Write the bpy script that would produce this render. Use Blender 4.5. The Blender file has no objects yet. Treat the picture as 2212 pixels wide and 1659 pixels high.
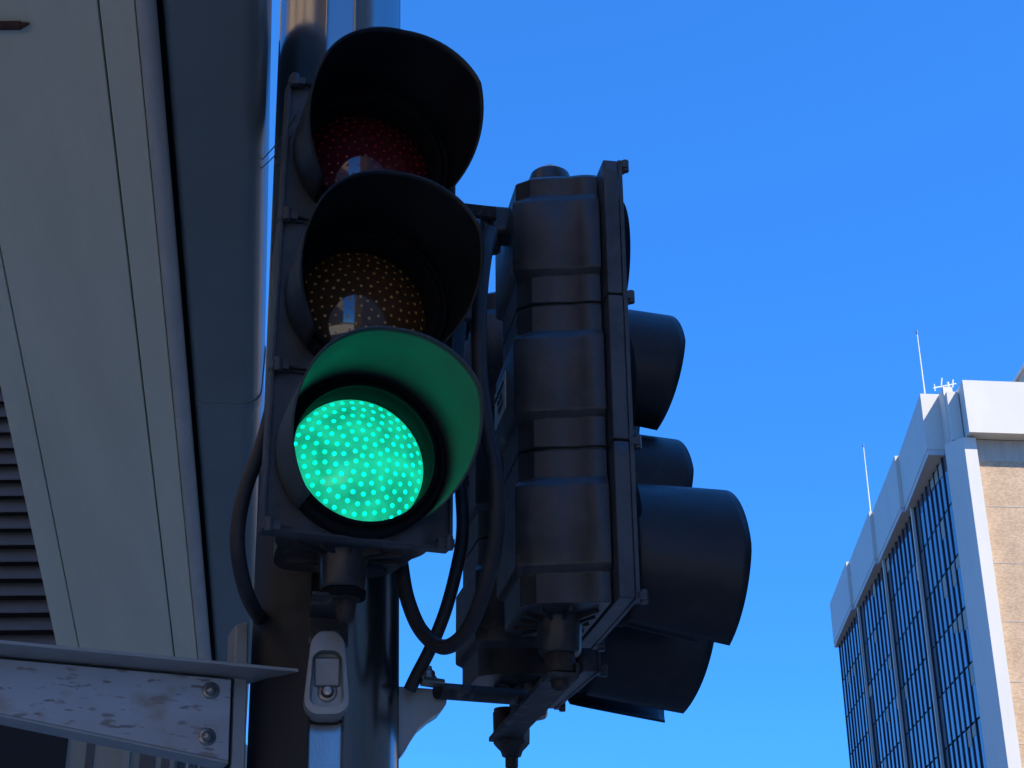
import bpy, math, random
from mathutils import Vector, Matrix
random.seed(7)
S = bpy.context.scene
COL = S.collection
R = math.radians
PI = math.pi
CAMZ = 1.6

# ------------------------------------------------------------------ camera frame (survey helper: photo bearings -> world points)
F = 3322.0; CX = 1106.0; CY = 829.5
upc = Vector((-66, 7486, -F)).normalized()
fwc = Vector((0, 0, -1)); fwc = (fwc - upc * fwc.dot(upc)).normalized()
rtc = fwc.cross(upc)

def ray(px, py):
    v = Vector(((px - CX) / F, -(py - CY) / F, -1)).normalized()
    return Vector((v.dot(rtc), v.dot(fwc), v.dot(upc)))

def at(px, py, h):
    """world point on bearing (px,py) at horizontal distance h from the camera"""
    r = ray(px, py)
    return r * (h / math.hypot(r.x, r.y)) + Vector((0, 0, CAMZ))

def on_plane(px, py, p, azd):
    """bearing meets the vertical plane through p running along compass azimuth azd"""
    n = Vector((math.cos(R(azd)), -math.sin(R(azd)), 0))
    r = ray(px, py); c = Vector((0, 0, CAMZ))
    return c + r * (n.dot(p - c) / n.dot(r))

def az(a): return Vector((math.sin(R(a)), math.cos(R(a)), 0))

# ------------------------------------------------------------------ object helpers
def tag(o, label=None, cat=None, group=None, kind=None):
    if label: o['label'] = label
    if cat: o['category'] = cat
    if group: o['group'] = group
    if kind: o['kind'] = kind
    return o

def empty(name, loc, rz=0.0):
    o = bpy.data.objects.new(name, None); COL.objects.link(o)
    o.empty_display_size = 0.1
    o.location = loc; o.rotation_euler = (0, 0, rz)
    return o

class MB:
    def __init__(s): s.v = []; s.f = []; s.uv = {}
    def add(s, vs, fs):
        b = len(s.v); s.v += [Vector(v) for v in vs]; s.f += [tuple(i + b for i in f) for f in fs]
        return s
    def box(s, x0, x1, y0, y1, z0, z1, m=None):
        vs = [(x, y, z) for z in (z0, z1) for y in (y0, y1) for x in (x0, x1)]
        if m: vs = [m(Vector(v)) for v in vs]
        return s.add(vs, [(0, 2, 3, 1), (4, 5, 7, 6), (0, 1, 5, 4), (2, 6, 7, 3), (0, 4, 6, 2), (1, 3, 7, 5)])
    def prism(s, base, top):
        n = len(base)
        return s.add(list(base) + list(top), [tuple(range(n))[::-1], tuple(range(n, 2 * n))] + [(i, (i + 1) % n, n + (i + 1) % n, n + i) for i in range(n)])
    def cyl(s, p, q, r0, r1=None, n=24, caps=True):
        if r1 is None: r1 = r0
        p = Vector(p); q = Vector(q); d = (q - p).normalized()
        a = d.orthogonal().normalized(); b = d.cross(a)
        A = [p + (a * math.cos(2 * PI * i / n) + b * math.sin(2 * PI * i / n)) * r0 for i in range(n)]
        B = [q + (a * math.cos(2 * PI * i / n) + b * math.sin(2 * PI * i / n)) * r1 for i in range(n)]
        fs = [(i, (i + 1) % n, n + (i + 1) % n, n + i) for i in range(n)]
        if caps: fs += [tuple(range(n))[::-1], tuple(range(n, 2 * n))]
        return s.add(A + B, fs)
    def lathe(s, o, ax, prof, n=32):
        """prof: list of (distance along ax, radius)"""
        o = Vector(o); ax = Vector(ax).normalized(); a = ax.orthogonal().normalized(); b = ax.cross(a)
        vs = []; fs = []
        for (t, r) in prof:
            for i in range(n):
                vs.append(o + ax * t + (a * math.cos(2 * PI * i / n) + b * math.sin(2 * PI * i / n)) * max(r, 1e-5))
        for k in range(len(prof) - 1):
            for i in range(n):
                j = (i + 1) % n
                fs.append((k * n + i, k * n + j, (k + 1) * n + j, (k + 1) * n + i))
        return s.add(vs, fs)
    def tube(s, pts, r, n=12, sub=8):
        pts = [Vector(p) for p in pts]
        P = [pts[0] * 2 - pts[1]] + pts + [pts[-1] * 2 - pts[-2]]
        path = []
        for i in range(1, len(P) - 2):
            for k in range(sub):
                t = k / sub
                path.append(0.5 * ((2 * P[i]) + (P[i + 1] - P[i - 1]) * t + (2 * P[i - 1] - 5 * P[i] + 4 * P[i + 1] - P[i + 2]) * t * t + (-P[i - 1] + 3 * P[i] - 3 * P[i + 1] + P[i + 2]) * t ** 3))
        path.append(pts[-1])
        a = (path[1] - path[0]).orthogonal().normalized()
        vs = []; fs = []
        for i, p in enumerate(path):
            d = (path[min(i + 1, len(path) - 1)] - path[max(i - 1, 0)]).normalized()
            a = (a - d * a.dot(d)).normalized(); b = d.cross(a)
            for k in range(n):
                vs.append(p + (a * math.cos(2 * PI * k / n) + b * math.sin(2 * PI * k / n)) * r)
        for i in range(len(path) - 1):
            for k in range(n):
                j = (k + 1) % n
                fs.append((i * n + k, i * n + j, (i + 1) * n + j, (i + 1) * n + k))
        fs += [tuple(range(n))[::-1], tuple(range(len(vs) - n, len(vs)))]
        return s.add(vs, fs)
    def build(s, name, mat, parent=None, smooth=30, bevel=0, origin=None, segs=2, solid=0, uvf=None, label=None):
        me = bpy.data.meshes.new(name)
        o0 = Vector(origin) if origin is not None else Vector((0, 0, 0))
        me.from_pydata([v - o0 for v in s.v], [], s.f)
        me.validate()
        import bmesh
        bm = bmesh.new(); bm.from_mesh(me); bmesh.ops.recalc_face_normals(bm, faces=bm.faces)
        bm.to_mesh(me); bm.free()
        if uvf:
            uv = me.uv_layers.new(name='UVMap')
            for l in me.loops: uv.data[l.index].uv = uvf(me.vertices[l.vertex_index].co + o0)
        me.materials.append(mat)
        if smooth:
            for p in me.polygons: p.use_smooth = True
            me.set_sharp_from_angle(angle=R(smooth))
        o = bpy.data.objects.new(name, me); COL.objects.link(o)
        if parent: o.parent = parent
        o.location = o0
        if solid:
            m = o.modifiers.new('solid', 'SOLIDIFY'); m.thickness = solid; m.offset = 0
        if bevel:
            m = o.modifiers.new('bevel', 'BEVEL'); m.width = bevel; m.segments = segs; m.limit_method = 'ANGLE'; m.angle_limit = R(35)
            m.harden_normals = bool(smooth)
        if label: o['label'] = label
        return o

# ------------------------------------------------------------------ materials
def mat(name, col, rough=0.5, metal=0.0, spec=0.5, var=0.0, scale=8.0, col2=None, thr=None, bump=0.0, bscale=60.0, coat=0.0, rvar=0.0, stretch=(1, 1, 1), emit=None, es=0.0, detail=6):
    m = bpy.data.materials.new(name); m.use_nodes = True
    nt = m.node_tree; p = nt.nodes['Principled BSDF']
    c = (*col, 1)
    p.inputs['Base Color'].default_value = c
    p.inputs['Roughness'].default_value = rough
    p.inputs['Metallic'].default_value = metal
    p.inputs['Specular IOR Level'].default_value = spec
    if coat: p.inputs['Coat Weight'].default_value = coat; p.inputs['Coat Roughness'].default_value = 0.04
    if emit: p.inputs['Emission Color'].default_value = (*emit, 1); p.inputs['Emission Strength'].default_value = es
    tc = nt.nodes.new('ShaderNodeTexCoord'); mp = nt.nodes.new('ShaderNodeMapping')
    mp.inputs['Scale'].default_value = stretch
    nt.links.new(tc.outputs['Object'], mp.inputs['Vector'])
    if var or col2 or rvar:
        n = nt.nodes.new('ShaderNodeTexNoise'); n.inputs['Scale'].default_value = scale; n.inputs['Detail'].default_value = detail; n.inputs['Roughness'].default_value = 0.65
        nt.links.new(mp.outputs['Vector'], n.inputs['Vector'])
        r = nt.nodes.new('ShaderNodeValToRGB')
        if col2 is None:
            col2 = tuple(min(1, x * (1 + var)) for x in col); lo = tuple(x * (1 - var) for x in col)
            r.color_ramp.elements[0].color = (*lo, 1); r.color_ramp.elements[1].color = (*col2, 1)
            r.color_ramp.elements[0].position = 0.3; r.color_ramp.elements[1].position = 0.7
        else:
            t0, t1 = thr or (0.5, 0.6)
            r.color_ramp.elements[0].color = c; r.color_ramp.elements[1].color = (*col2, 1)
            r.color_ramp.elements[0].position = t0; r.color_ramp.elements[1].position = t1
        nt.links.new(n.outputs['Fac'], r.inputs['Fac']); nt.links.new(r.outputs['Color'], p.inputs['Base Color'])
        if rvar:
            mr = nt.nodes.new('ShaderNodeMapRange'); mr.inputs['From Min'].default_value = 0.3; mr.inputs['From Max'].default_value = 0.7
            mr.inputs['To Min'].default_value = max(0.02, rough - rvar); mr.inputs['To Max'].default_value = min(1, rough + rvar)
            nt.links.new(n.outputs['Fac'], mr.inputs['Value']); nt.links.new(mr.outputs['Result'], p.inputs['Roughness'])
    if bump:
        b = nt.nodes.new('ShaderNodeBump'); b.inputs['Strength'].default_value = bump; b.inputs['Distance'].default_value = 0.002
        n2 = nt.nodes.new('ShaderNodeTexNoise'); n2.inputs['Scale'].default_value = bscale; n2.inputs['Detail'].default_value = 4
        nt.links.new(mp.outputs['Vector'], n2.inputs['Vector']); nt.links.new(n2.outputs['Fac'], b.inputs['Height']); nt.links.new(b.outputs['Normal'], p.inputs['Normal'])
    return m

M = {}
M['plastic'] = mat('signal_plastic', (0.042, 0.038, 0.036), 0.33, col2=(0.085, 0.075, 0.068), thr=(0.48, 0.80), scale=20, rvar=0.08, bump=0.10, bscale=130)
M['door'] = mat('door_plastic', (0.085, 0.088, 0.092), 0.40, col2=(0.035, 0.036, 0.040), thr=(0.45, 0.75), scale=16, bump=0.15, bscale=160)
M['visor'] = mat('visor_plastic', (0.012, 0.012, 0.014), 0.42, col2=(0.034, 0.034, 0.036), thr=(0.5, 0.85), scale=26, rvar=0.08)
M['visor_lit'] = mat('visor_lit_plastic', (0.060, 0.075, 0.068), 0.5, var=0.15, scale=14, rvar=0.08)  # hood plastic lightened and greened so the green lens glow shows
M['gasket'] = mat('rubber_gasket', (0.008, 0.008, 0.009), 0.85, spec=0.2)
M['cable'] = mat('black_cable', (0.028, 0.025, 0.025), 0.55, var=0.35, scale=25)
M['red'] = mat('red_lens', (0.10, 0.006, 0.012), 0.06, spec=0.7, coat=1.0)
M['red_dot'] = mat('red_led', (0.36, 0.03, 0.035), 0.15, coat=1.0)
M['amber'] = mat('amber_lens', (0.10, 0.042, 0.016), 0.06, spec=0.7, coat=1.0)
M['amber_dot'] = mat('amber_led', (0.80, 0.40, 0.10), 0.15, coat=1.0)
M['alu'] = mat('anodised_aluminium', (0.33, 0.325, 0.32), 0.19, metal=0.96, var=0.07, scale=5, stretch=(3, 3, 0.5), bump=0.03, bscale=200)
M['cast'] = mat('cast_bracket', (0.38, 0.38, 0.36), 0.45, metal=0.35, var=0.1, scale=18, bump=0.08, bscale=120)
M['steel'] = mat('bolt_steel', (0.35, 0.33, 0.31), 0.32, metal=0.9, var=0.3, scale=60)
M['dark_steel'] = mat('weathered_strap', (0.050, 0.045, 0.042), 0.6, metal=0.3, col2=(0.13, 0.125, 0.12), thr=(0.52, 0.62), scale=30, bump=0.3)
M['rust'] = mat('rusty_steel', (0.075, 0.035, 0.022), 0.8, var=0.5, scale=40, bump=0.4)
M['old_bolt'] = mat('old_bolt', (0.055, 0.040, 0.033), 0.7, metal=0.3, var=0.5, scale=60, bump=0.4)
M['reflection_shell'] = mat('dark_reflection', (0.022, 0.021, 0.021), 0.6, var=0.35, scale=9, stretch=(1, 1, 0.3), bump=0.15)  # near-black colour standing in for a dark reflection on the pole
M['soffit'] = mat('soffit_paint', (0.76, 0.72, 0.53), 0.75, var=0.09, scale=1.6, stretch=(4, 0.6, 1), bump=0.03)
M['trim'] = mat('trim_paint', (0.52, 0.50, 0.45), 0.42, var=0.10, scale=5, stretch=(3, 3, 1))
M['gutter'] = mat('gutter_paint', (0.17, 0.205, 0.20), 0.36, var=0.12, scale=3.0, coat=0.15)
M['louvre'] = mat('louvre_metal', (0.105, 0.10, 0.09), 0.7, var=0.15, scale=3)
M['dark'] = mat('dark_void', (0.015, 0.015, 0.017), 0.8)
M['cladding'] = mat('beige_cladding', (0.30, 0.29, 0.23), 0.7, var=0.05, scale=1)
M['white'] = mat('tower_white', (0.68, 0.64, 0.56), 0.75, var=0.05, scale=0.35, stretch=(1, 1, 0.4))
M['white2'] = mat('tower_soffit', (0.60, 0.59, 0.56), 0.8, var=0.05, scale=0.3)
M['concrete'] = mat('tower_concrete', (0.50, 0.42, 0.33), 0.85, var=0.12, scale=1.2, stretch=(4, 4, 0.4))
M['fin'] = mat('dark_fin', (0.022, 0.022, 0.026), 0.55)
M['glass'] = mat('tower_glass', (0.04, 0.065, 0.10), 0.05, spec=1.0)
M['glass2'] = mat('tower_glass_light', (0.05, 0.09, 0.15), 0.06, spec=1.0)
M['blind'] = mat('window_blind', (0.42, 0.38, 0.31), 0.7)
M['pole_white'] = mat('antenna_white', (0.8, 0.8, 0.8), 0.4)
M['sticker'] = mat('sticker_paper', (0.86, 0.82, 0.68), 0.6, var=0.08, scale=60)
M['ink'] = mat('sticker_ink', (0.02, 0.02, 0.02), 0.6)
M['asphalt'] = mat('asphalt', (0.075, 0.072, 0.068), 0.9, var=0.2, scale=20)
M['paving'] = mat('paving', (0.44, 0.40, 0.34), 0.85, var=0.15, scale=4)
M['kerb'] = mat('kerb_stone', (0.36, 0.35, 0.33), 0.85, var=0.1, scale=6)
M['leaf'] = mat('leaf', (0.06, 0.09, 0.025), 0.6, var=0.5, scale=3)
M['bark'] = mat('bark', (0.10, 0.075, 0.05), 0.9, var=0.3, scale=20)
M['wood_line'] = mat('road_paint', (0.75, 0.75, 0.72), 0.7, var=0.08, scale=12)

# painted steel arm, dirty and scuffed
def arm_mat():
    m = mat('scuffed_white_paint', (0.60, 0.62, 0.64), 0.5, metal=0.0, bump=0.05)
    nt = m.node_tree; p = nt.nodes['Principled BSDF']
    tc = nt.nodes.new('ShaderNodeTexCoord')
    def noise(scale, st, lo, hi, loc=(0, 0, 0)):
        mp = nt.nodes.new('ShaderNodeMapping'); mp.inputs['Scale'].default_value = st; mp.inputs['Location'].default_value = loc
        mp.inputs['Rotation'].default_value = (0, 0.0, 0)
        n = nt.nodes.new('ShaderNodeTexNoise'); n.inputs['Scale'].default_value = scale; n.inputs['Detail'].default_value = 5
        r = nt.nodes.new('ShaderNodeMapRange'); r.inputs['From Min'].default_value = lo; r.inputs['From Max'].default_value = hi
        nt.links.new(tc.outputs['Object'], mp.inputs['Vector']); nt.links.new(mp.outputs['Vector'], n.inputs['Vector']); nt.links.new(n.outputs['Fac'], r.inputs['Value'])
        return r.outputs['Result']
    prev = None
    for col, sc, st, lo, hi, loc in (((0.40, 0.40, 0.40), 5, (1, 1, 2.5), 0.40, 0.75, (0, 0, 0)),
                                      ((0.30, 0.27, 0.25), 26, (1, 1, 3.2), 0.60, 0.68, (3, 1, 0)),
                                      ((0.24, 0.23, 0.23), 55, (0.5, 0.5, 2.2), 0.63, 0.67, (7, 4, 2)),
                                      ((0.38, 0.33, 0.28), 14, (1, 1, 1.6), 0.60, 0.76, (1, 9, 5))):
        mx = nt.nodes.new('ShaderNodeMix'); mx.data_type = 'RGBA'
        if prev is None: mx.inputs['A'].default_value = (0.52, 0.57, 0.62, 1)
        else: nt.links.new(prev, mx.inputs['A'])
        mx.inputs['B'].default_value = (*col, 1)
        nt.links.new(noise(sc, st, lo, hi, loc), mx.inputs['Factor']); prev = mx.outputs['Result']
    nt.links.new(prev, p.inputs['Base Color'])
    return m
M['arm'] = arm_mat()

# glowing green lens
def green_mat():
    m = mat('green_lens', (0.01, 0.10, 0.06), 0.07, spec=0.5)
    nt = m.node_tree; p = nt.nodes['Principled BSDF']
    tc = nt.nodes.new('ShaderNodeTexCoord'); n = nt.nodes.new('ShaderNodeTexNoise'); n.inputs['Scale'].default_value = 22; n.inputs['Detail'].default_value = 3
    r = nt.nodes.new('ShaderNodeValToRGB')
    r.color_ramp.elements[0].color = (0.004, 0.27, 0.15, 1); r.color_ramp.elements[1].color = (0.012, 0.60, 0.33, 1)
    r.color_ramp.elements[0].position = 0.3; r.color_ramp.elements[1].position = 0.65
    nt.links.new(tc.outputs['Object'], n.inputs['Vector']); nt.links.new(n.outputs['Fac'], r.inputs['Fac'])
    nt.links.new(r.outputs['Color'], p.inputs['Emission Color']); p.inputs['Emission Strength'].default_value = 0.52
    return m
M['green'] = green_mat()
M['green_dot'] = mat('green_led', (0.02, 0.3, 0.2), 0.2, emit=(0.0, 1.0, 0.50), es=3.0)
M['green_glow'] = mat('green_led_glow', (0.02, 0.3, 0.2), 0.15, emit=(0.0, 1.0, 0.50), es=0.48)

def brick_mat(name, sc, c1, c2, mo):
    m = bpy.data.materials.new(name); m.use_nodes = True; nt = m.node_tree; p = nt.nodes['Principled BSDF']
    p.inputs['Roughness'].default_value = 0.85
    uv = nt.nodes.new('ShaderNodeUVMap'); uv.uv_map = 'UVMap'
    b = nt.nodes.new('ShaderNodeTexBrick'); b.inputs['Scale'].default_value = sc
    b.inputs['Color1'].default_value = (*c1, 1); b.inputs['Color2'].default_value = (*c2, 1); b.inputs['Mortar'].default_value = (*mo, 1)
    b.inputs['Mortar Size'].default_value = 0.02; b.inputs['Brick Width'].default_value = 0.5; b.inputs['Row Height'].default_value = 0.25
    nt.links.new(uv.outputs['UV'], b.inputs['Vector'])
    n = nt.nodes.new('ShaderNodeTexNoise'); n.inputs['Scale'].default_value = 0.5; n.inputs['Detail'].default_value = 8; nt.links.new(uv.outputs['UV'], n.inputs['Vector'])
    mx = nt.nodes.new('ShaderNodeMix'); mx.data_type = 'RGBA'; mx.blend_type = 'MULTIPLY'; mx.inputs['Factor'].default_value = 0.5
    r = nt.nodes.new('ShaderNodeValToRGB'); r.color_ramp.elements[0].color = (0.72, 0.7, 0.68, 1); r.color_ramp.elements[1].color = (1.1, 1.1, 1.1, 1)
    r.color_ramp.elements[0].position = 0.35; r.color_ramp.elements[1].position = 0.65
    nt.links.new(n.outputs['Fac'], r.inputs['Fac']); nt.links.new(b.outputs['Color'], mx.inputs['A']); nt.links.new(r.outputs['Color'], mx.inputs['B'])
    nt.links.new(mx.outputs['Result'], p.inputs['Base Color'])
    return m
M['brick'] = brick_mat('tower_brick', 3.0, (0.64, 0.44, 0.26), (0.46, 0.30, 0.17), (0.60, 0.46, 0.34))
M['brick2'] = brick_mat('street_brick', 4.0, (0.62, 0.41, 0.23), (0.52, 0.33, 0.18), (0.55, 0.45, 0.33))

# ================================================================== signal heads
PITCH = 0.241
def loft(mb, rings):
    n = len(rings[0]); vs = [v for r_ in rings for v in r_]; fs = []
    for k in range(len(rings) - 1):
        for i in range(n):
            j = (i + 1) % n; fs.append((k * n + i, k * n + j, (k + 1) * n + j, (k + 1) * n + i))
    fs += [tuple(range(n))[::-1], tuple(range(len(vs) - n, len(vs)))]
    mb.add(vs, fs)

def plan(ins, cham=0.0, wf=0.116, dep=0.165, wb=0.088):
    w = wf - ins; d = dep - ins; b = wb - ins
    right = [(w, 0.030), (w, 0.042), (w - 0.0015, 0.052), (w - 0.005, 0.062), (w - 0.010, 0.074)]
    for t in (0.25, 0.5, 0.75):
        right.append((w - 0.010 + (b - w + 0.010) * t + 0.0035 * math.sin(PI * t), 0.074 + (d - 0.074) * t))
    right.append((b + (0.0 if not cham else -0.002), d - 0.003 - cham))
    right.append((b - 0.003 - cham * 1.1, d))
    pts = right + [(-x, y) for (x, y) in right[::-1]]
    return pts

def visor_mesh(L0, lcut, r0, r1, phm, phf, phc, tilt, zc):
    """hood: arc from -phm..phm round the top, length L0 up to phc then cut back to lcut*L0"""
    mb = MB(); NA = 56; NL = 14; vs = []; fs = []
    for i in range(NA + 1):
        ph = -phm + (phm + phf) * i / NA; a = abs(ph)
        L = L0 * (1.0 - 0.10 * (1 - math.cos(min(a, phc) / phc * PI / 2)) ** 1.0 * 0.0)
        if a <= phc: L = L0 * (0.955 + 0.045 * math.sin(a / phc * PI / 2))
        else:
            t = (a - phc) / (phm - phc); L = L0 * (1.0 + (lcut - 1.0) * t ** 1.05)
        for k in range(NL + 1):
            t = k / NL; y = -0.004 - L * t; r_ = r0 + (r1 - r0) * (L * t / L0) ** 0.8
            vs.append((r_ * math.sin(R(ph)), y, zc + r_ * math.cos(R(ph)) + y * math.tan(R(tilt))))
    for i in range(NA):
        for k in range(NL):
            q = i * (NL + 1) + k
            fs.append((q, q + 1, q + NL + 2, q + NL + 1))
    mb.add(vs, fs); return mb

def lens(head, zc, name, base, dot, dotname, rl=0.098):
    mb = MB(); sag = 0.034; rs = (rl * rl + sag * sag) / (2 * sag)
    def dome(r_): return -(math.sqrt(rs * rs - r_ * r_) - (rs - sag))
    y0 = 0.026
    prof = [(-(y0 + dome(rl * k / 14)), rl * k / 14) for k in range(15)]
    mb.lathe((0, 0, zc), (0, -1, 0), prof, 48)
    ln = mb.build(name, M[base], head, smooth=60)
    db = MB(); gb = MB(); rr = random.Random(3)
    for k in range(0, 8):
        n = (1, 5, 11, 16, 22, 28, 34, 40)[k]
        for i in range(n):
            a = 2 * PI * i / n + 0.13 * k; rad = 0.0131 * k + rr.uniform(-.0008, .0008)
            if rad > rl - 0.004: continue
            x, z = rad * math.cos(a), rad * math.sin(a)
            y = y0 + dome(rad); nn = Vector((x / rs, -1, z / rs)).normalized()
            c = Vector((x, y, zc + z)) + nn * 0.0004
            gb.lathe(c - nn * 0.0003, nn, [(0.0004, 0.0), (0.0003, 0.0030), (0, 0.0038)], 10)
            kz = rr.uniform(0.75, 1.12); hh = 1.0 if base == 'green' else 0.35
            db.lathe(c, nn, [(0.0011 * hh, 0.0), (0.0009 * hh, 0.0011 * kz), (0.0003 * hh, 0.0019 * kz), (0, 0.0022 * kz)], 8)
    d = db.build(dotname, M[dot], ln, smooth=80); d['kind'] = 'stuff'
    if name == 'green_lens' and base == 'green':
        d = gb.build('led_glow', M['green_glow'], ln, smooth=80); d['kind'] = 'stuff'
    return ln

def make_head(label, loc, rz, W=0.268, visors=(1, 1, 1), VL=(0.175, 0.175, 0.175), glow=False, lcut=0.42, phc=62, r1=0.128, body_w=0.116, tilt=2.5, top_boss=True, phm=135, phf=None, vdz=(0, 0, 0), dep=0.165):
    h = empty('traffic_signal', loc, rz)
    tag(h, label, 'traffic signal', 'signal heads clustered round the grey pole')
    hw = W / 2
    # housing: one lofted moulding with a bulge at each section
    mb = MB(); rings = []
    lv = []
    for s in range(3):
        z0 = s * PITCH
        lv += [(z0 + 0.0015, 0.014, 0.008), (z0 + 0.0030, 0.009, 0.008), (z0 + 0.049, 0.009, 0.008), (z0 + 0.058, 0.001, 0.0), (z0 + 0.062, 0.0, 0.0),
               (z0 + 0.178, 0.0, 0.0), (z0 + 0.182, 0.001, 0.0), (z0 + 0.195, 0.009, 0.008), (z0 + PITCH - 0.003, 0.009, 0.008), (z0 + PITCH - 0.0015, 0.014, 0.008)]
    lv[0] = (0.004, 0.009, 0.008); lv[1] = (0.006, 0.009, 0.008)
    lv[-1] = (3 * PITCH - 0.006, 0.016, 0.008); lv[-2] = (3 * PITCH - 0.014, 0.009, 0.008)
    for (z, ins, ch) in lv: rings.append([(x, y, z) for x, y in plan(ins, ch, body_w, dep)])
    loft(mb, rings)
    mb.build('housing', M['plastic'], h, smooth=28, bevel=0.0015)
    # underside ribs and flared skirt
    mb = MB()
    for a in range(0, 360, 30):
        c, s_ = math.cos(R(a)), math.sin(R(a)); L = 0.085
        x1 = max(-0.1, min(0.1, c * L)); y1 = max(-0.045, min(0.06, s_ * L))
        d = Vector((c, s_, 0)); n = Vector((-s_, c, 0)) * 0.002
        p0 = Vector((0, 0.085, -0.004)) + d * 0.03; p1 = Vector((x1, 0.085 + y1, -0.002))
        mb.prism([p0 - n, p0 + n, p1 + n, p1 - n], [q + Vector((0, 0, 0.012)) for q in (p0 - n, p0 + n, p1 + n, p1 - n)])
    mb.build('rib', M['plastic'], h, smooth=0)
    mb = MB(); mb.lathe((0, 0.085, 0.008), (0, 0, -1), [(0, 0.04), (0.014, 0.034), (0.05, 0.032), (0.055, 0.029), (0.055, 0.0)], 28)
    mb.build('mounting_boss', M['plastic'], h, smooth=40)
    if top_boss:
        mb = MB(); mb.lathe((0, 0.085, 3 * PITCH - 0.012), (0, 0, 1), [(0, 0.042), (0.046, 0.038), (0.062, 0.033), (0.066, 0.026), (0.066, 0)], 28)
        b = mb.build('mounting_boss', M['plastic'], h, smooth=40)
        mb = MB(); mb.lathe((0, 0.085, 3 * PITCH + 0.053), (0, 0, 1), [(0, 0.027), (0.003, 0.026), (0.009, 0.013), (0.011, 0.006), (0.017, 0.006), (0.017, 0)], 24)
        mb.build('cap', M['pole_white'], b, smooth=40)
    # doors, one per section
    for s in range(3):
        z0 = s * PITCH + 0.0015; z1 = (s + 1) * PITCH - 0.0015; zc = s * PITCH + PITCH / 2
        mb = MB()
        hz = (z1 - z0) / 2; ca = math.atan2(hz, hw)
        angs = sorted([2 * PI * k / 64 + 0.01 for k in range(64)] + [ca, PI - ca, PI + ca, 2 * PI - ca])
        oc = []; ic = []
        for a in angs:
            c_, s_ = math.cos(a), math.sin(a); k = min(hw / max(abs(c_), 1e-6), hz / max(abs(s_), 1e-6))
            oc.append((c_ * k, s_ * k)); ic.append((c_ * 0.1005, s_ * 0.1005))
        nA = len(angs); zm = (z0 + z1) / 2
        vs = [(x, 0.004, zm + z) for x, z in oc] + [(x, 0.004, zm + z) for x, z in ic] + [(x, 0.028, zm + z) for x, z in ic] + [(x, 0.028, zm + z) for x, z in oc]
        mb.add(vs, [(q * nA + i, q * nA + (i + 1) % nA, ((q + 1) % 4) * nA + (i + 1) % nA, ((q + 1) % 4) * nA + i) for q in range(4) for i in range(nA)])
        d = mb.build('door', M['door'], h, bevel=0.003)
        mb = MB()
        for a_, b_, c_, e_ in ((-hw, -hw + 0.005, z0, z1), (hw - 0.005, hw, z0, z1), (-hw + 0.005, hw - 0.005, z0, z0 + 0.003), (-hw + 0.005, hw - 0.005, z1 - 0.003, z1)):
            mb.box(a_, b_, -0.003, 0.0035, c_, e_)
        mb.build('rim', M['door'], d, bevel=0.001)
        mb = MB(); mb.lathe((0, 0, zc), (0, -1, 0), [(-0.004, 0.1185), (0.016, 0.1185), (0.019, 0.1165), (0.019, 0.112), (0.012, 0.110), (0.012, 0.106), (0.022, 0.1045), (0.022, 0.1000), (0.010, 0.0995), (0.008, 0.0985), (-0.027, 0.0985)], 56)
        mb.build('lens_ring', M['gasket'], d, smooth=35)
        nm = ('green', 'amber', 'red')[s]
        if glow and s == 0: lens(h, zc, 'green_lens', 'green', 'green_dot', 'led_array')
        elif s == 0: lens(h, zc, 'green_lens', 'gasket', 'gasket', 'led_array')
        else: lens(h, zc, nm + '_lens', nm, nm + '_dot', 'led_array')
        if visors[s]:
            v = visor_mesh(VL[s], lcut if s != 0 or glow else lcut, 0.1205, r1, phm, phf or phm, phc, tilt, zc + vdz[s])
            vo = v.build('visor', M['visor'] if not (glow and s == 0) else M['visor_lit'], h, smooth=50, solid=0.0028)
    # latches at section joints
    for s in range(4):
        for sx in (-1, 1):
            z = min(max(s * PITCH, 0.006), 3 * PITCH - 0.006); x = sx * (hw - 0.012)
            mb = MB()
            mb.box(x - 0.012, x + 0.012, -0.012, 0.004, z - 0.006, z + 0.006)
            mb.cyl((x + sx * 0.004, -0.010, z - 0.010), (x + sx * 0.004, -0.010, z + 0.010), 0.006, n=12)
            mb.cyl((x - sx * 0.010, -0.008, z), (x - sx * 0.030, -0.006, z), 0.0022, n=8)
            mb.build('latch', M['door'], h, bevel=0.001)
    # cable gland on the back
    return h

# A: faces the viewer, a little to the right; green is lit
cA = on_plane(775, 1010, Vector((2.0 * math.sin(R(-6.1)), 2.0, CAMZ)), 70)
cA = Vector((-0.2140, 2.0, CAMZ))
A = make_head('black signal head showing a lit green light under three long hoods, facing the viewer', cA + Vector((0.003, 0.001, 0.657)), R(20), glow=True, VL=(0.178, 0.178, 0.178), top_boss=False, dep=0.188)

# B: seen from behind, faces right
pB = Vector((2.11 * math.sin(R(4.78)), 2.11 * math.cos(R(4.78)), CAMZ + 0.600))
B_AZ = 80; WB = 0.290
cB = pB + az(B_AZ - 90) * (WB / 2) + az(B_AZ) * 0.000
B = make_head('black signal head seen from behind, white sticker on its back, right of the lit one', cB, R(180 - B_AZ), W=WB, visors=(1, 0, 0), VL=(0.170, 0.17, 0.17), lcut=0.88, phc=85, r1=0.139, body_w=0.120, tilt=7, phm=150, phf=118, vdz=(-0.024, 0, 0))

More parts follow.
